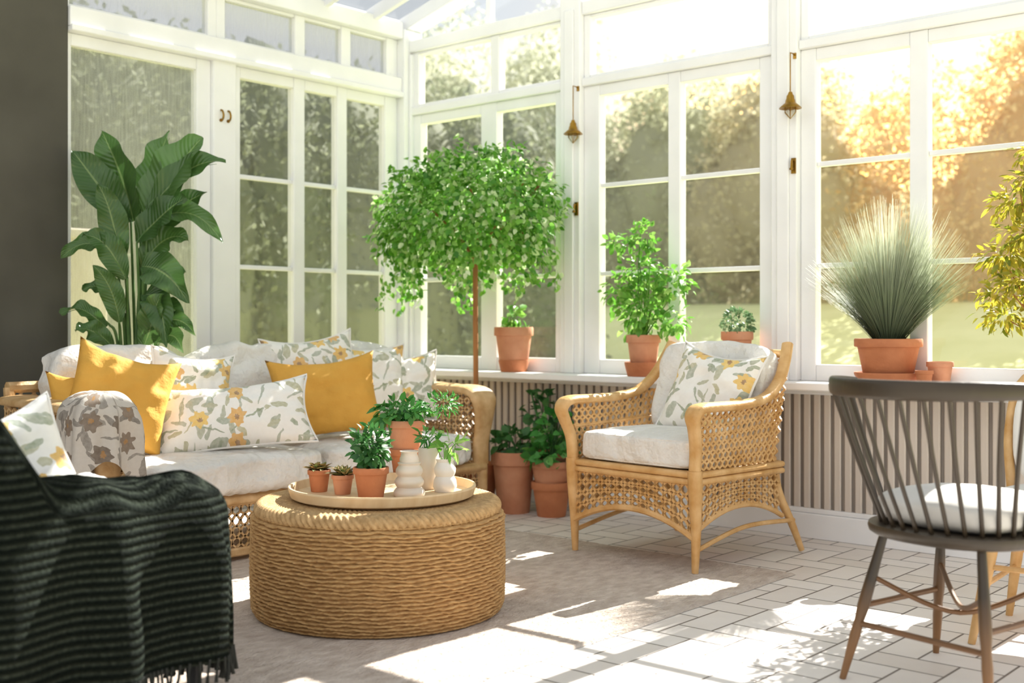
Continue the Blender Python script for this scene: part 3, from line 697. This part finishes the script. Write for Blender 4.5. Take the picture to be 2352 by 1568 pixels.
L=[(330,500,464,312,125,.04,.05),(290,510,224,290,95,.02,-.05),(335,480,520,374,70,.06,.10),(285,510,168,342,85,.03,.05),(340,530,526,545,56,.10,.15),(265,570,160,595,46,.05,.12),
(320,560,445,455,72,.04,.18),(335,610,445,690,84,.07,.2),(310,480,378,293,90,.02,-.08),(350,755,462,765,40,.05,.2),(330,620,440,545,64,.06,.1),(340,560,470,430,60,.04,.02),
(300,640,215,545,60,.04,.2),(330,720,425,620,78,.05,.05),(280,700,195,655,40,.04,.1),(345,740,420,735,50,.06,.1),(340,680,405,785,66,.07,.22),(255,745,160,718,38,.05,.15),
(290,600,235,430,64,.02,.16),(280,740,235,610,50,.02,.18),(330,790,395,680,60,.03,.2),(260,800,195,750,46,.05,.2),(360,800,440,800,50,.06,.22)]
m=MB(); mp=MB()
for i,(bx,by,tx,ty,W,sag,dep) in enumerate(L):
    b=BP(bx,by,dep*.5); t=BP(tx,ty,dep)
    bleaf(m,mp,b,t,W*k_*1.0,sag,(cc_*.8+uu*.6+rr_*RND.uniform(-.6,.6)).normalized(),i)
    mp.sweep(bez([(RND.uniform(-.05,.05),RND.uniform(-.05,.05),.26),BP(300+(bx-300)*.6+RND.uniform(-15,15),max(by+20,800),dep*.2),b],6),[.013-.007*q/12 for q in range(13)],n=7)
m.build('foliage',M['lf_banana'],pl,ang=180); mp.build('stem',M['banana_stem'],pl)

# standard tree
ty_=-.43; tx_=on_y(1092,800,ty_).x
tt=thing('topiary_tree','standard tree with round green canopy on a bare stem behind the far sofa arm','potted tree',(tx_,ty_,0))
pot(tt,.15,.27,'terra')
m=MB(); m.sweep(bez([(0,0,.2),(.004,0,.7),(-.004,.004,1.2),(0,0,1.6)],6),.0155,n=10); m.build('trunk',M['bark'],tt)
m=MB(); cz=1.72; cxo=-.075
brs=[V((math.cos(a)*RND.uniform(.2,.5),math.sin(a)*RND.uniform(.1,.3),cz+RND.uniform(-.1,.3))) for a in [i*.63 for i in range(12)]]
stems(m,(0,0,1.5),brs,.007); m.build('branch',M['bark'],tt)
m=MB()
RX,RY,RZ=.70,.40,.46
cnt=0
while cnt<7800:
    v=rv().normalized(); r=.45+.55*RND.random()**.45
    lump=1+.17*noise.noise(v*2.6+V((3,1,2)))+.17*noise.noise(v*6)
    p=V((cxo+v.x*RX*r*lump,v.y*RY*r*lump,cz+v.z*RZ*r*lump))
    rad=math.hypot(v.x*r,v.y*r)
    if v.z<0 and p.z<cz-.06-.26*rad: continue
    cnt+=1; k=RND.uniform(.7,1.25)
    leaf(m,p,v*.5+rv()*.8+V((0,0,-.45)),v+rv()*.6+V((0,0,.3)),.044*k,.030*k)
for i in range(44):
    a=RND.uniform(0,2*PI); rr=RND.uniform(.6,.97); p=V((cxo+math.cos(a)*RX*rr,math.sin(a)*RY*rr,cz-.10-.22*rr)); ln=RND.uniform(.03,.16)*(1.6 if math.cos(a)<-.3 else 1)
    for q in range(int(ln/.010)):
        z=q*.010; pp=p+V((RND.uniform(-.03,.03)+math.cos(a)*z*.12,RND.uniform(-.025,.025),-z)); leaf(m,pp,rv()+V((0,0,-.6)),rv()+V((math.cos(a),math.sin(a),.3)),.042,.030)
m.build('foliage',M['lf_top'],tt,ang=180)

# floor pots
gp='terracotta pots on the floor by the wainscot'
t=thing('potted_plant','stacked terracotta floor pots with round-leaved plant by the slatted wainscot','potted plant',(1.60,-.36,0),0,gp)
pot(t,.118,.20,'terra',0,False); pot(t,.125,.17,'terra2',.15)
m=MB(); bush(m,(0,0,.36),.14,.14,.08,130,.06,.045,.3,.1); bush(m,(.02,.02,.50),.13,.10,.10,60,.07,.05,.3,.1); m.build('foliage',M['lf_herb'],t)
m=MB(); stems(m,(0,0,.3),[(RND.uniform(-.1,.1),RND.uniform(-.08,.08),RND.uniform(.4,.56)) for _ in range(12)],.004); m.build('stem',M['lf_dark'],t)
t=thing('potted_plant','tall pale terracotta floor pot beside the far end of the sofa','potted plant',(1.345,-.40,0),0,gp)
pot(t,.135,.36,'terra2',0)
m=MB(); bush(m,(0,0,.41),.12,.12,.07,90,.06,.045,.3,.1); m.build('foliage',M['lf_dark'],t); m=MB(); stems(m,(0,0,.3),[(RND.uniform(-.08,.08),RND.uniform(-.08,.08),.42) for _ in range(8)],.004); m.build('stem',M['lf_dark'],t)
t=thing('potted_plant','leggy green plant in a terracotta pot tucked against the wainscot behind the floor pots','potted plant',(1.43,-.155,0),0,gp)
pot(t,.10,.36,'terra',0)
m=MB(); bush(m,(-.05,0,.57),.15,.09,.15,64,.065,.05,.3,.1); m.build('foliage',M['lf_dark'],t); m=MB(); stems(m,(0,0,.32),[(RND.uniform(-.13,.1),RND.uniform(-.06,.06),RND.uniform(.5,.70)) for _ in range(10)],.004); m.build('stem',M['lf_dark'],t)

# sill plants
SZ=.815; gs='terracotta pots on the window sill'; YS=-.145
def sillx(px): return on_y(px,850,YS).x
x=sillx(1180); saucer('terracotta saucer under the small pot right of the tree stem',x,YS,SZ,.095,.075)
t=potted('terracotta pot with a tiny seedling on the sill right of the tree stem',(x,YS,SZ+.0225),.122,.255,'terra2',gs)
m=MB(); bush(m,(0,0,.32),.06,.06,.07,36,.06,.04,.2,0); bush(m,(0,0,.25),.09,.09,.02,60,.03,.02,.2,0); m.build('foliage',M['lf_bush'],t); m=MB(); stems(m,(0,0,.2),[(RND.uniform(-.03,.03),RND.uniform(-.03,.03),.34) for _ in range(5)],.003); m.build('stem',M['lf_bush'],t)
x=sillx(1478); saucer('terracotta saucer under the bushy plant on the sill left of the armchair',x,YS,SZ,.108,.08)
t=potted('bushy bright green plant in terracotta pot on the sill left of the armchair',(x,YS,SZ+.024),.098,.21,'terra2',gs); t.rotation_euler=(0,0,0)
m=MB(); bush(m,(0,-.01,.36),.19,.11,.17,300,.05,.034,.2,.2); bush(m,(-.03,0,.58),.13,.09,.16,190,.046,.03,.15,.2); bush(m,(.0,0,.76),.09,.07,.10,90,.044,.03,.15,.2); bush(m,(.22,-.02,.50),.12,.09,.11,110,.046,.03,.2,.3); bush(m,(-.17,0,.74),.10,.06,.05,45,.045,.03,.2,.2); bush(m,(.22,-.03,.28),.12,.07,.09,70,.045,.03,.2,.6); bush(m,(-.2,0,.45),.08,.06,.12,60,.045,.03,.2,.4)
m.build('foliage',M['lf_bush'],t)
m=MB(); stems(m,(0,0,.18),[(RND.uniform(-.2,.24),RND.uniform(-.07,.05),RND.uniform(.35,.62)) for _ in range(14)]+[(-.02,0,.78),(.03,0,.75)],.0035); m.build('stem',M['lf_bush'],t)
x=sillx(1693)
t=potted('terracotta pot with a round silvery succulent on the sill behind the armchair',(x,YS,SZ),.085,.255,'terra2',gs,rim=.18)
m=MB(); bush(m,(0,0,.295),.078,.078,.075,300,.028,.02,.75,0); m.build('foliage',M['lf_sage'],t)
x=sillx(2040); saucer('terracotta saucer under the large pot of silvery grass',x,YS,SZ,.16,.06)
t=potted('large terracotta pot of silvery ornamental grass on the right part of the sill',(x,YS-.0,SZ+.018),.160,.205,'terra',gs,rim=.2); t.rotation_euler=(0,0,0)
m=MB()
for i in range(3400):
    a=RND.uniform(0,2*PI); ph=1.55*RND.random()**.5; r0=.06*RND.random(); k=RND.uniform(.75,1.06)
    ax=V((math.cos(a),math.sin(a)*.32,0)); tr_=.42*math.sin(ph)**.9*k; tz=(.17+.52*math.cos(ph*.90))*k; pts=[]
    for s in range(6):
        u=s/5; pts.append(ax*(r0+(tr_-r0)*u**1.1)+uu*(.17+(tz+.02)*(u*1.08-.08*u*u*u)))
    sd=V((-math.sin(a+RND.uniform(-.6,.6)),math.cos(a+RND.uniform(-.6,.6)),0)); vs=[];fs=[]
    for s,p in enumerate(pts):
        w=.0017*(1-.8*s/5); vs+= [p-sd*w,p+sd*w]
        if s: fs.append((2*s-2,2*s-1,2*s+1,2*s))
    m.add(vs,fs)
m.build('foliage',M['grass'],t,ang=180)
x=sillx(2040)
m=MB(); m.lathe(potprof(.062,.115),32); o=m.build('terracotta_pot',M['terra2'],ang=35); o.location=(x+.235,-.10,SZ); tag(o,'small empty terracotta pot on the sill just right of the grass pot','pot','empty terracotta pots on the sill')
m=MB(); m.lathe(potprof(.042,.075),32); o=m.build('terracotta_pot',M['terra'],ang=35); o.location=(x+.20,-.205,SZ); tag(o,'tiny empty terracotta pot on the sill edge before the grass pot','pot','empty terracotta pots on the sill')
x=sillx(2350)
t=potted('yellow-green potted shrub with painted golden backlight at the right edge of the sill',(x+.14,YS,SZ),.12,.2,'terra',gs); t.rotation_euler=(0,0,0)
m=MB()
for c,r,n in (((-.22,0,.33),(.14,.08,.07),120),((-.13,0,.48),(.17,.10,.08),170),((-.21,0,.60),(.14,.08,.07),150),((-.11,0,.70),(.16,.09,.08),180),((-.16,0,.84),(.14,.09,.08),180),((-.07,0,.94),(.14,.08,.07),140),((-.09,0,1.06),(.10,.07,.06),70),((-.25,0,.42),(.10,.06,.06),70)):
    bush(m,c,*r,n,.050,.020,.1,.5)
m.build('foliage',M['lf_backlight'],t)
m=MB(); stems(m,(0,0,.17),[(RND.uniform(-.24,.0),RND.uniform(-.05,.05),RND.uniform(.3,1.0)) for _ in range(22)],.003); m.build('stem',M['bark'],t)

# ------------------------------------------------------------------ lanterns and column fittings
def lantern(label,x,z):
    t=thing('hanging_lantern',label,'lamp',(x,-.125,z),0,'brass lanterns on the window columns'); S=.80
    m=MB(); m.box(-.008,.008,.044,.054,.26,.29); m.sweep([(0,.05,.278),(0,.02,.284),(0,0,.282)],.003,n=8); m.build('bracket',M['brass'],t)
    m=MB(); m.sweep([(0,0,.285),(0,0,.075)],.003,n=8); m.build('rod',M['brass'],t)
    m=MB(); m.lathe([(r*S,q*S) for r,q in [(0,.105),(.012,.10),(.016,.085),(.024,.075),(.026,.055),(.030,.05),(.034,.03),(.045,.022),(.070,.0),(.072,-.006),(.066,-.006),(.04,.012),(0,.02)]],32); sh=m.build('shade',M['brass'],t,ang=50)
    m=MB(); m.lathe([(r*S,q*S) for r,q in [(.034,.008),(.036,-.03),(.030,-.055),(.014,-.07),(0,-.072)]],24); m.build('globe',M['glass_clear'],sh)
    m=MB()
    for k in range(6):
        a=k*PI/3; m.sweep([(.038*S*math.cos(a),.038*S*math.sin(a),.008*S),(.039*S*math.cos(a),.039*S*math.sin(a),-.03*S),(.0*S,.0*S,-.072*S)],.0018,n=5)
    m.build('cage',M['brass'],sh)
lantern('brass hanging lantern on the column left of the armchair',1.575,2.245)
lantern('brass hanging lantern on the column right of the armchair',2.995,2.225)
def catch(label,x,z):
    m=MB(); y0=-.075; m.box(x-.012,x+.012,y0-.010,y0,z-.04,z+.04); m.sweep([(x,y0-.005,z+.025),(x,y0-.025,z+.025),(x,y0-.03,z-.015)],.006,n=8); m.lathe([(0,0),(.010,0),(.010,.010),(0,.012)],12,Matrix.Translation((x,y0-.03,z-.024)))
    tag(m.build('window_catch',M['brass']),label,'catch','brass catches on the window columns')
catch('small brass catch low on the column left of the armchair',1.565,1.80)
catch('small brass catch below the lantern on the column right of the armchair',2.99,1.93)

# ------------------------------------------------------------------ dark spindle chair
DR=math.radians(-13)
dc=thing('dining_chair','dark stained spindle-back dining chair with its back to the camera','chair',(4.545,-2.0,0),DR)
m=MB()
def seatr(th):
    return V((.265*math.copysign(abs(math.cos(th))**.85,math.cos(th)),.25*math.copysign(abs(math.sin(th))**.85,math.sin(th)),0))
def sf(u,v):
    p=seatr(2*PI*u); z=[.452,.455,.465,.48,.49,.492,.488,.486]; s=[0,.93,.985,1,.99,.95,.6,0]; i=round(v*7)
    return V((p.x*s[i],p.y*s[i],z[i]))
m.grid(sf,56,7,cu=True); m.build('seat',M['darkwood'],dc,ang=50)
AM=1.5
def railp(u):
    a=(u*2-1)*AM; return V((.335*math.sin(a)/math.sin(AM),-.41+.36*(1-math.cos(a)),.918))
m=MB(); vs=[];fs=[]
pth=[railp(i/50) for i in range(51)]
for i,p in enumerate(pth):
    t=(pth[min(50,i+1)]-pth[max(0,i-1)]).normalized(); nn=V((t.y,-t.x,0))
    for k in range(14):
        a=2*PI*k/14; c,s=math.cos(a),math.sin(a); c=math.copysign(abs(c)**.7,c); s=math.copysign(abs(s)**.7,s); e=1-.45*abs(i/25-1)**4
        vs.append(p+nn*c*.014+V((0,0,s*.029*e)))
for i in range(50):
    for k in range(14): l=(k+1)%14; fs.append((i*14+k,i*14+l,(i+1)*14+l,(i+1)*14+k))
fs.append(tuple(range(14))); fs.append(tuple(50*14+k for k in range(14)))
m.add(vs,fs); m.build('top_rail',M['darkwood'],dc,ang=60)
NS=15
for i in range(NS):
    u=.03+.94*i/(NS-1); a=(u*2-1)*AM; top=railp(u)-V((0,0,.02)); bot=V((.235*math.sin(a)/math.sin(AM),-.22+.22*(1-math.cos(a)),.488))
    m=MB(); mid=(top+bot)/2+V((0,-.006,0)); big=i in (0,NS-1)
    m.sweep(bez([bot,mid,top],5),[(.0068 if not big else .010)]*11,n=8); m.build('spindle',M['darkwood'],dc)
lg={}
for sx_,sy_,key in ((-1,-1,'bl'),(1,-1,'br'),(-1,1,'fl'),(1,1,'fr')):
    top=V((sx_*.165,sy_*.15,.46)); bot=V((sx_*.25,sy_*.245,0)); lg[key]=(top,bot)
    m=MB(); pts=[top.lerp(bot,i/10) for i in range(11)]
    m.sweep(pts,[.013,.014,.015,.017,.018,.0185,.0145,.016,.014,.012,.010],n=10); m.build('leg',M['darkwood'],dc)
def lp(k,t): return lg[k][0].lerp(lg[k][1],t)
m=MB(); m.sweep([lp('bl',.62),lp('br',.62)],.009,n=8); m.build('stretcher',M['midwood'],dc)
m=MB(); m.sweep([lp('bl',.5),lp('fl',.5)],.009,n=8); m.build('stretcher',M['midwood'],dc)
m=MB(); m.sweep([lp('br',.5),lp('fr',.5)],.009,n=8); m.build('stretcher',M['midwood'],dc)
m=MB(); m.sweep(bez([lp('bl',.3),V((0,.0,.22)),lp('fr',.3)],8),.008,n=8); m.build('stretcher',M['midwood'],dc)
m=MB(); m.sweep(bez([lp('br',.3),V((0,.0,.24)),lp('fl',.3)],8),.008,n=8); m.build('stretcher',M['midwood'],dc)
boxcushion('seat_cushion','white round seat pad on the dark spindle-back chair','cushion',.47,.42,.10,(4.55,-1.975,.54),(0,0,DR),'pad',31,None,.016,False,3.4)

# light wood chair at right edge (back against the windows, facing the room)
lc=thing('dining_chair','light wooden chair with white padded back at the right edge, beyond the dark chair','chair',(4.64,-1.25,0),math.radians(4))
m=MB()
def sf2(u,v):
    p=seatr(2*PI*u); z=[.43,.43,.44,.455,.465,.465,.462,.46]; s=[0,.93,.985,1,.99,.95,.6,0]; i=round(v*7); return V((p.x*s[i],p.y*s[i],z[i]))
m.grid(sf2,48,7,cu=True); m.build('seat',M['rattan'],lc,ang=50)
tops={}
for sx_,sy_ in ((-1,-1),(1,-1),(-1,1),(1,1)):
    top=V((sx_*.18,sy_*.17,.44)); bot=V((sx_*.25,sy_*.25,0)); tops[sx_,sy_]=(top,bot)
    m=MB(); m.sweep([top.lerp(bot,i/8) for i in range(9)],[.018,.02,.022,.022,.021,.019,.017,.015,.013],n=10); m.build('leg',M['rattan'],lc)
for a,b,t in (((-1,-1),(-1,1),.55),((1,-1),(1,1),.55),((-1,-1),(1,-1),.4),((-1,1),(1,1),.4)):
    m=MB(); m.sweep([tops[a][0].lerp(tops[a][1],t),tops[b][0].lerp(tops[b][1],t)],.010,n=8); m.build('stretcher',M['rattan'],lc)
m=MB(); vs,fs=pcube(.46,.08,.40,10,3.5,.02,41,.004); m.add(vs,fs,Matrix.Translation((0,.235,.70))@Matrix.Rotation(math.radians(-8),4,'X')); m.build('back_pad',M['cloth'],lc,ang=180)
m=MB(); m.sweep(bez([(-.22,.18,.45),(-.25,.25,.70),(-.20,.29,.90),(0,.31,.945),(.20,.29,.90),(.25,.25,.70),(.22,.18,.45)],6),.018,n=10); m.build('back_frame',M['rattan'],lc)
boxcushion('seat_cushion','white seat pad on the light wooden chair at the right edge','cushion',.45,.42,.06,(4.64,-1.25,.497),(0,0,0),'pad',33,None,.015,False,3)

# ------------------------------------------------------------------ garden
def gz(x,y):
    t=max(0,min(1,(y-1)/10)); t=t*t*(3-2*t); return -.16+1.60*t
m=MB(); m.grid(lambda u,v:V((-40+65*u,-12+52*v,gz(-40+65*u,-12+52*v)+.03*noise.noise(V((u*40,v*40,0))))),90,80); m.build('lawn',M['lawn'],kind='structure')
def blob(m,c,r,seed):
    bm=bmesh.new(); bmesh.ops.create_icosphere(bm,subdivisions=3,radius=1)
    vs=[V((v.co.x*r[0],v.co.y*r[1],v.co.z*r[2]))*(1+.22*noise.noise(v.co*2.3+V((seed,0,0)))) + V(c) for v in bm.verts]
    fs=[tuple(v.index for v in f.verts) for f in bm.faces]; bm.free(); m.add(vs,fs)
def tree(label,x,y,h,r,mat,n=15000,group='trees beyond the lawn',L=.10,core=.84,nc=3):
    z0=gz(x,y); t=thing('tree',label,'tree',(x,y,z0),0,group)
    m=MB(); m.sweep([(0,0,-.1),(.05,0,h*.25),(0,.05,h*.6)],[.16,.12,.07],n=8); m.build('trunk',M['oldbark'],t)
    m=MB(); blobs=[((0,0,h*.42),(r*.72,r*.6,h*.40)),((r*.4,-.2,h*.28),(r*.5,r*.5,h*.27)),((-r*.45,-.2,h*.30),(r*.5,r*.5,h*.29)),((r*.1,0,h*.74),(r*.45,r*.45,h*.22)),((-r*.3,.1,h*.66),(r*.4,r*.4,h*.2))]
    if core:
        for i,(c,q) in enumerate(blobs[3-nc:3]): blob(m,c,[a*core for a in q],x+i*3)
    for c,q in blobs:
        k=n//5
        for _ in range(k):
            v=rv().normalized(); f=.62+.52*RND.random(); p=V(c)+V((v.x*q[0]*f,v.y*q[1]*f,v.z*q[2]*f))
            if p.z<.03: p.z=.03+RND.random()*.3
            s=RND.uniform(.6,1.4); quadleaf(m,p,v*.4+rv()+V((0,0,-.2)),v+rv()*.7,L*s,L*.62*s)
    m.build('crown',M[mat],t,ang=180)
tree('tall tree paled by painted haze seen through the corner window',-10.8,11.6,6.4,2.3,'lf_tree_p')
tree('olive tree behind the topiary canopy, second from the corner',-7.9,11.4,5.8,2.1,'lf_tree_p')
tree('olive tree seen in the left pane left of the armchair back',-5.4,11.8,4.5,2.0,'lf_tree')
tree('tree tinted with painted sun glow seen in the pane above the armchair',-3.1,11.4,4.3,1.9,'lf_tree_m')
tree('tree with sun glow painted gold, behind the silvery grass',-1.0,11.6,3.75,1.8,'lf_tree_g',n=8500,core=.7,nc=2)
tree('tree with sun glow painted gold, at the right edge of the garden view',1.2,11.6,4.7,1.9,'lf_tree_g',n=14000,core=.78)
# clipped hedge closing the lawn behind the trees
m=MB()
for i in range(20): blob(m,(-15+i*1.05,14.1,2.1),(.8,.6,1.35),i)
for _ in range(16000):
    x=RND.uniform(-15.6,5.4); z=RND.uniform(1.35,3.45); y=13.5+.25*noise.noise(V((x*1.5,z*1.5,3)))+RND.uniform(-.2,.15)
    s=RND.uniform(.6,1.3); quadleaf(m,V((x,y,z)),rv()+V((0,0,-.2)),V((0,-1,.3))+rv()*.8,.15*s,.09*s)
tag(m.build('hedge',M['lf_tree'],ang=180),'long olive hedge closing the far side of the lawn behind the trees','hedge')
# hedge on the left
m=MB(); 
for i in range(10): blob(m,(-3.7,-3.2+i*.95,1.6),(.78,.80,2.15),i)
for _ in range(20000):
    y=RND.uniform(-3.8,6.2); z=RND.uniform(-.1,3.75); x=-2.95+.25*noise.noise(V((y*1.5,z*1.5,3)))+RND.uniform(-.25,.1)
    s=RND.uniform(.6,1.3); quadleaf(m,V((x,y,z)),rv()+V((.2,0,-.3)),V((1,0,.3))+rv()*.8,.085*s,.05*s)
tag(m.build('hedge',M['lf_hedge'],ang=180),'tall dark green hedge seen through the paned door on the left','hedge')
m=MB(); m.box(-2.45,-2.25,-4.5,-.95,-.2,1.75); m.box(-2.49,-2.21,-4.5,-.93,1.75,1.82); tag(m.build('garden_wall',M['gwall'],bevel=.01),'low beige garden wall outside behind the broad-leaved plant','wall')

# ------------------------------------------------------------------ light
sd=V((-.015,-1,-.79)).normalized()
sl=bpy.data.lights.new('sun','SUN'); sl.energy=17.0; sl.angle=.006; sl.color=(1,.955,.89)
so_=bpy.data.objects.new('sun',sl); so_.rotation_euler=sd.to_track_quat('-Z','Y').to_euler(); so_.location=(0,5,8); COL.objects.link(so_)
w=bpy.data.worlds.new('World'); SC.world=w; w.use_nodes=True; nt=w.node_tree; bgn=nt.nodes['Background']
tc=nt.nodes.new('ShaderNodeTexCoord'); nrm=nt.nodes.new('ShaderNodeVectorMath'); nrm.operation='NORMALIZE'; nt.links.new(tc.outputs['Generated'],nrm.inputs[0])
sp=nt.nodes.new('ShaderNodeSeparateXYZ'); nt.links.new(nrm.outputs[0],sp.inputs[0])
cr=nt.nodes.new('ShaderNodeValToRGB'); e=cr.color_ramp.elements; e[0].position=0; e[0].color=(.99,.985,.98,1); e[1].position=.8; e[1].color=(.82,.89,1,1); nt.links.new(sp.outputs[2],cr.inputs[0])
dt=nt.nodes.new('ShaderNodeVectorMath'); dt.operation='DOT_PRODUCT'; nt.links.new(nrm.outputs[0],dt.inputs[0]); gd=V((-.435,.95,.19)).normalized(); dt.inputs[1].default_value=gd
mx=nt.nodes.new('ShaderNodeMath'); mx.operation='MAXIMUM'; nt.links.new(dt.outputs['Value'],mx.inputs[0]); mx.inputs[1].default_value=0
pw=nt.nodes.new('ShaderNodeMath'); pw.operation='POWER'; nt.links.new(mx.outputs[0],pw.inputs[0]); pw.inputs[1].default_value=130
ml=nt.nodes.new('ShaderNodeMix'); ml.data_type='RGBA'; ml.blend_type='ADD'; nt.links.new(pw.outputs[0],ml.inputs[0]); nt.links.new(cr.outputs[0],ml.inputs[6]); ml.inputs[7].default_value=(9,4.6,.4,1)
nt.links.new(ml.outputs[2],bgn.inputs[0]); bgn.inputs[1].default_value=1.04

cam=bpy.data.cameras.new('camera'); co=bpy.data.objects.new('camera',cam); COL.objects.link(co)
cam.lens=36*F/2352; cam.sensor_width=36; cam.shift_y=-(784-H0)/2352
co.location=(CX,CY,CH); co.rotation_euler=(PI/2,0,math.atan2(.656,.755)); cam.clip_start=.05; cam.clip_end=200
cam.dof.use_dof=True; cam.dof.focus_distance=4.8; cam.dof.aperture_fstop=1.9
SC.camera=co
SC.view_settings.view_transform='Standard'
